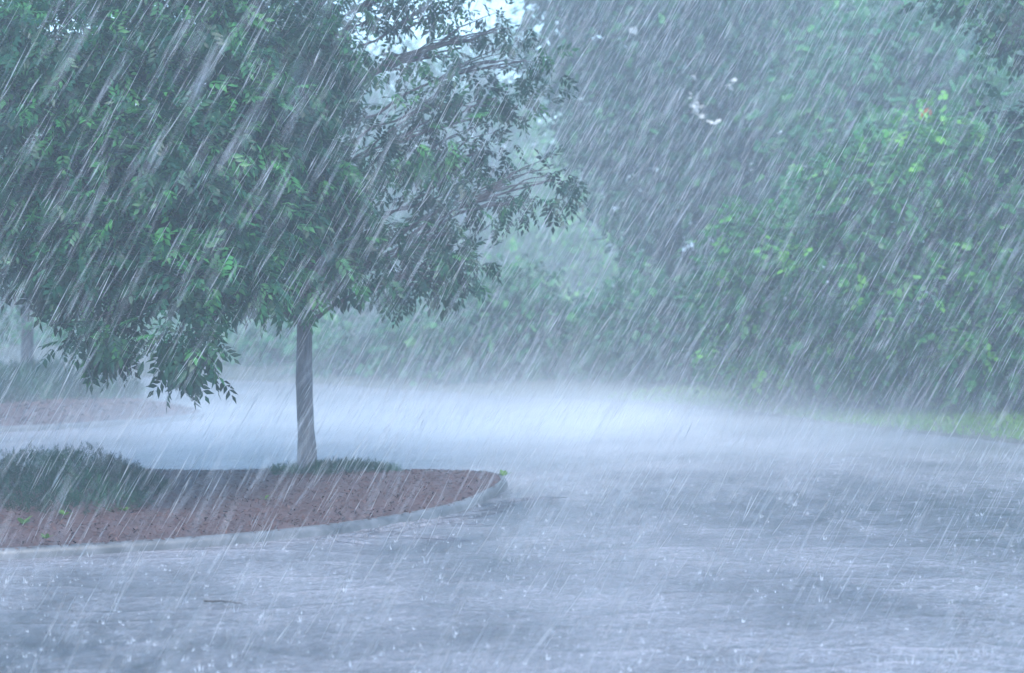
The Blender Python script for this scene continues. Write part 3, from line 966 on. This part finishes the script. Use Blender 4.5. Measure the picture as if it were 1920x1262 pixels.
needle_mound('groundcover_tuft', 'small tuft of green groundcover at the foot of the near tree trunk', 'plant', (-2.2, -.8, 16.1, 16.75), h_tuft, 1100, .05, .09, M_JUNIPER)
def h_far(x, y):
    u = ((x + 7.9) / 2.6) ** 2 + ((y - 27.2) / 2.6) ** 2
    return np.maximum(0, 1 - u) ** .6 * (.40 + .05 * np.sin(x * 4 + y))
needle_mound('juniper_shrub', 'misty low juniper mound around the small tree on the farther bed', 'shrub', (-10.5, -5.2, 24.5, 30), h_far, 6000, .18, .32, M_JUNIPER)

# weeds at the bed's edge
def weed(px, py, s, lab):
    p = gp(px, py, 0.11)
    root = empty('weed', p)
    tag(root, lab, 'weed', 'weeds in the bark mulch')
    n = 7
    for k in range(n):
        a = rng.uniform(0, 6.28)
        d = np.array([math.cos(a), math.sin(a), rng.uniform(.2, 1.0)])
        leaf_object(Vector(p) + Vector(d * .012), d, (0, 0, 1), s * rng.uniform(.7, 1.1), root, M_WEED, .6, 2.0)
for px, py, s, lab in [(40, 985, .07, 'bright green weed near the bed front at the far left'), (120, 968, .05, 'small weed below the juniper mound in the bark'),
                       (268, 902, .06, 'yellow green weed at the right end of the juniper mound'), (278, 930, .05, 'small weed just under the end of the juniper mound'),
                       (232, 960, .045, 'faint green weed between the juniper mound and the kerb'), (495, 938, .04, 'tiny green weed in the open bark mulch'),
                       (944, 894, .07, 'yellow green weed on the very tip of the bed'), (85, 1012, .04, 'tiny weed against the kerb at the far left')]:
    weed(px, py, s, lab)

# grass on the verge
def grass():
    n = 15000
    idx = 43 + 41 * rng.random(n) ** .75
    i0 = idx.astype(int); f = (idx - i0)[:, None]
    base = far_edge[i0] * (1 - f) + far_edge[i0 + 1] * f
    w = rng.random(n) * 2.6
    nor = verge_nor[i0] * (1 - f) + verge_nor[i0 + 1] * f
    p = base + nor * w[:, None]
    z = np.interp(w, [0, .5, 1.6, 3.2], [.03, .07, .13, .25])
    D = rng.normal(0, .35, (n, 3)) + np.array([0, 0, 1])
    up = rng.normal(0, 1, (n, 3)) + np.array([0, -1, 0])
    tv = np.concatenate([blade_v, (blade_v * .85) @ rotz(R(25)).T + np.array([.1, 0, 0])])
    tf = np.concatenate([blade_f, blade_f + 5])
    V, F = stamp(tv * np.array([1.6, 1, 1]), tf, np.column_stack([p, z - .01]), frames(D, up), rng.uniform(.04, .10, n))
    o = mesh_np('grass', V, F, M_GRASS, tint=np.repeat(np.clip(rng.normal(.5, .2, n), 0, 1), 6))
    tag(o, 'strip of short yellow green grass along the far edge of the road', 'grass', kind='stuff')
grass()

# the twig lying on the wet road
def twig():
    a, b = gp(380, 1128, .012), gp(452, 1133, .012)
    root = empty('fallen_twig', a)
    tag(root, 'thin dark brown twig lying on the wet road at lower left', 'twig')
    V, F = tube(bez(a, b, .006, 8, .002), .007, .003, 6)
    mesh_np('stick', V, F, M_BARK_DARK, root, smooth=True)
    c = np.array(a) * .45 + np.array(b) * .55
    V, F = tube(bez(c, c + np.array([.07, -.09, .006]), .006, 5), .004, .0015, 5)
    mesh_np('side_shoot', V, F, M_BARK_DARK, root, smooth=True)
twig()

# ---------------------------------------------------------------- runoff ripples along the kerb
def ripples():
    V, F, k = [], [], 0
    kerb_line = [gp(px, py) for px, py in ((560, 1010), (650, 1000), (740, 985), (820, 965), (890, 945), (960, 925), (1030, 915))]
    KL = smooth_line([(p.x, p.y) for p in kerb_line], 8)
    for j in range(26):
        i0 = rng.integers(0, 34); ln = rng.integers(6, 16)
        seg = KL[i0:i0 + ln]
        if len(seg) < 4: continue
        off = rng.uniform(-.25, .35); sl = rng.normal(0, .25)
        m = len(seg)
        t = np.linspace(0, 1, m)
        c = seg + np.column_stack([0.5 * (off + sl * t), -(off + sl * t)])
        hh = .016 * np.sin(t * math.pi) + .0005
        w = .035
        for q, (dy, zz_) in enumerate(((-w, 0), (-w * .4, .6), (0, 1), (w * .5, .5), (w, 0))):
            V.append(np.column_stack([c[:, 0], c[:, 1] + dy, .0015 + hh * zz_]))
        for r_ in range(4):
            for i in range(m - 1):
                F.append((k + r_ * m + i, k + r_ * m + i + 1, k + (r_ + 1) * m + i + 1, k + (r_ + 1) * m + i))
        k += 5 * m
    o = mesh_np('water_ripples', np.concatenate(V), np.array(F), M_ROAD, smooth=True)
    tag(o, 'small ridges of runoff water swirling past the tip of the kerbed bed', 'ripples', kind='stuff')
ripples()

# ---------------------------------------------------------------- rain
def rain():
    n = 370000
    X = rng.uniform(-14, 14, n); Y = rng.uniform(3.4, 44, n); Z = rng.uniform(0.0, 9.5, n)
    keep = (np.abs(X) < 0.29 * Y + 1.8) & (Z < 0.18 * Y + 2.0) & (rng.random(n) < 0.95)
    X, Y, Z = X[keep], Y[keep], Z[keep]
    n = len(X)
    P = np.column_stack([X, Y, Z])
    ang = np.radians(rng.normal(29, 3.4, n))
    D = -np.column_stack([np.sin(ang), rng.normal(0.03, .05, n), np.cos(ang)])
    L = np.clip(rng.lognormal(math.log(.185), .45, n), .05, .38)
    Wd = np.clip(rng.lognormal(math.log(.00118), .40, n), .0006, .0030)
    # a drop drawn out lengthwise: spindle with three sides
    tv = np.array([(0, 0, 0), (-1, .6, -.55), (1, .55, .55), (0, 1, 0)])
    tf = np.array([(0, 2, 1), (0, 1, 3), (0, 3, 2), (1, 2, 3)])
    M = frames(D, np.tile(np.array([0, -1.0, 0.1]), (n, 1)))
    S = np.column_stack([Wd, L, Wd])
    V = np.einsum('nij,nvj->nvi', M, tv[None] * S[:, None, :]) + P[:, None, :]
    F = tf[None] + (np.arange(n) * 4)[:, None, None]
    V = V.reshape(n, 4, 3)
    ok = V[:, :, 2].min(1) > 0.01
    V = V[ok].reshape(-1, 3)
    F = (tf[None] + (np.arange(ok.sum()) * 4)[:, None, None]).reshape(-1, 3)
    T = np.repeat(np.clip(rng.beta(1.6, 2.2, ok.sum()) * 1.15 + .08, 0, 1), 4)
    o = mesh_np('rain', V, F, M_RAIN, smooth=True, tint=T)
    tag(o, 'slanting white streaks of heavy rain falling across the whole scene', 'rain', kind='stuff')
rain()

# splash crowns where the drops land
def splashes():
    n = 14000
    Y = 6.5 + 22 * rng.random(n) ** 1.4
    X = (rng.random(n) ** 1.25 * 2 - 1) * (0.31 * Y + .6)
    k = ~inside(ring1, X, Y) & ~inside(ring2, X, Y)
    fx = far_edge[::-1]
    k &= Y < np.interp(X, far_edge[:100, 0], far_edge[:100, 1]) - .1
    X, Y = X[k], Y[k]
    n = len(X)
    Vs, Fs, Ts, k0 = [], [], [], 0
    which = rng.integers(0, 5, n)
    for kind_ in range(5):
        rr = random.Random(40 + kind_)
        tv, tf, q = [], [], 0
        for i in range(rr.randint(3, 6)):                     # torn jets leaning every way
            a, r0 = rr.uniform(0, 6.28), rr.uniform(0, .45)
            h, r1, w = rr.uniform(.25, 1.25), r0 + rr.uniform(.05, .7), rr.uniform(.05, .13)
            c, s_ = math.cos(a), math.sin(a)
            tv += [(c * r0 - s_ * w, s_ * r0 + c * w, 0), (c * r0 + s_ * w, s_ * r0 - c * w, 0), (c * (r0 + .12), s_ * (r0 + .12), .05), (c * r1, s_ * r1, h)]
            tf += [(q, q + 1, q + 3), (q + 1, q + 2, q + 3), (q + 2, q, q + 3)]
            q += 4
        for i in range(rr.randint(2, 5)):                     # flung droplets
            d = rr.uniform(.04, .09)
            ox, oy, oz = rr.uniform(-1.6, 1.6), rr.uniform(-1.6, 1.6), rr.uniform(.1, 1.7)
            tv += [(ox - d, oy, oz), (ox + d, oy, oz), (ox, oy + d, oz), (ox, oy, oz + 1.6 * d)]
            tf += [(q, q + 1, q + 2), (q, q + 1, q + 3), (q + 1, q + 2, q + 3), (q + 2, q, q + 3)]
            q += 4
        tv, tf = np.array(tv, float), np.array(tf)
        sel = which == kind_
        m = sel.sum()
        a = rng.uniform(0, 6.283, m)
        D = np.column_stack([np.cos(a), np.sin(a), np.zeros(m)])
        S = np.clip(rng.lognormal(math.log(.0135), .5, m), .004, .030)
        M3 = frames(D, np.tile(np.array([0, 0, 1.0]), (m, 1)))
        M3[:, :, 2] *= rng.uniform(.4, 1.5, m)[:, None]
        V, F = stamp(tv, tf, np.column_stack([X[sel], Y[sel], np.full(m, .001)]), M3, S)
        Vs.append(V); Fs.append(F + k0); k0 += len(V)
        Ts.append(np.repeat(np.clip(rng.beta(1.3, 2, m) * 1.3, .08, 1), len(tf)))
    o = mesh_np('splashes', np.concatenate(Vs), np.concatenate(Fs), M_SPLASH, tint=np.concatenate(Ts))
    tag(o, 'small white splashes and droplets where rain hits the flooded road', 'splashes', kind='stuff')
splashes()

# ---------------------------------------------------------------- mist
def box(name, x0, x1, y0, y1, z0, z1, mat):
    V = [(x, y, z) for x in (x0, x1) for y in (y0, y1) for z in (z0, z1)]
    F = [(0, 1, 3, 2), (4, 6, 7, 5), (0, 4, 5, 1), (2, 3, 7, 6), (0, 2, 6, 4), (1, 5, 7, 3)]
    me = bpy.data.meshes.new(name)
    me.from_pydata([Vector(v) for v in V], [], F)
    me.materials.append(mat)
    return link(name, me)
hz = box('haze', -420, 420, -220, 620, -1.3, 19.5, volume_mat('rain_haze', HAZE_DENSITY, (0.88, 0.95, 1.0)))
tag(hz, 'pale blue rain haze filling the air over the whole scene', 'haze', kind='stuff')

def spray_mat():
    """spray hugging the road: thick near the water, torn into wisps, fading out sideways"""
    m, nt, out = new_mat('road_spray_air')
    g = nt.nodes.new('ShaderNodeNewGeometry')
    pos = g.outputs['Position']
    sp = nt.nodes.new('ShaderNodeSeparateXYZ')
    nt.links.new(pos, sp.inputs[0])
    x, y, z = sp.outputs
    mp = nt.nodes.new('ShaderNodeMapping')
    mp.inputs['Scale'].default_value = (0.45, 0.6, 1.5)
    nt.links.new(pos, mp.inputs['Vector'])
    n = noise(nt, 1.0, 4, 0.6, mp.outputs[0])
    nf = mth(nt, 'MULTIPLY', mth(nt, 'SUBTRACT', n.outputs[0], 0.36), 4.2, True)
    fz = mth(nt, 'EXPONENT', mth(nt, 'MULTIPLY', z, -4.6))
    dx = mth(nt, 'MULTIPLY', mth(nt, 'ADD', x, 0.2), 1 / 4.4)
    dy = mth(nt, 'MULTIPLY', mth(nt, 'SUBTRACT', y, 22.5), 1 / 4.6)
    r2 = mth(nt, 'ADD', mth(nt, 'POWER', mth(nt, 'ABSOLUTE', dx), 2.4), mth(nt, 'POWER', mth(nt, 'ABSOLUTE', dy), 2.4))
    fr = mth(nt, 'EXPONENT', mth(nt, 'MULTIPLY', r2, -1.0))
    d = mth(nt, 'MULTIPLY', mth(nt, 'MULTIPLY', mth(nt, 'ADD', nf, 0.25), fz), fr)
    d = mth(nt, 'MULTIPLY', d, SPRAY_DENSITY)
    v = nt.nodes.new('ShaderNodeVolumePrincipled')
    v.inputs['Color'].default_value = (0.99, 0.99, 0.99, 1)
    v.inputs['Anisotropy'].default_value = 0.1
    nt.links.new(d, v.inputs['Density'])
    nt.links.new(v.outputs[0], out.inputs['Volume'])
    return m
mi = box('spray_mist', -14, 11, 16.98, 34, 0.012, 1.3, spray_mat())
tag(mi, 'white wisps of spray hanging low over the far half of the flooded road', 'mist', kind='stuff')
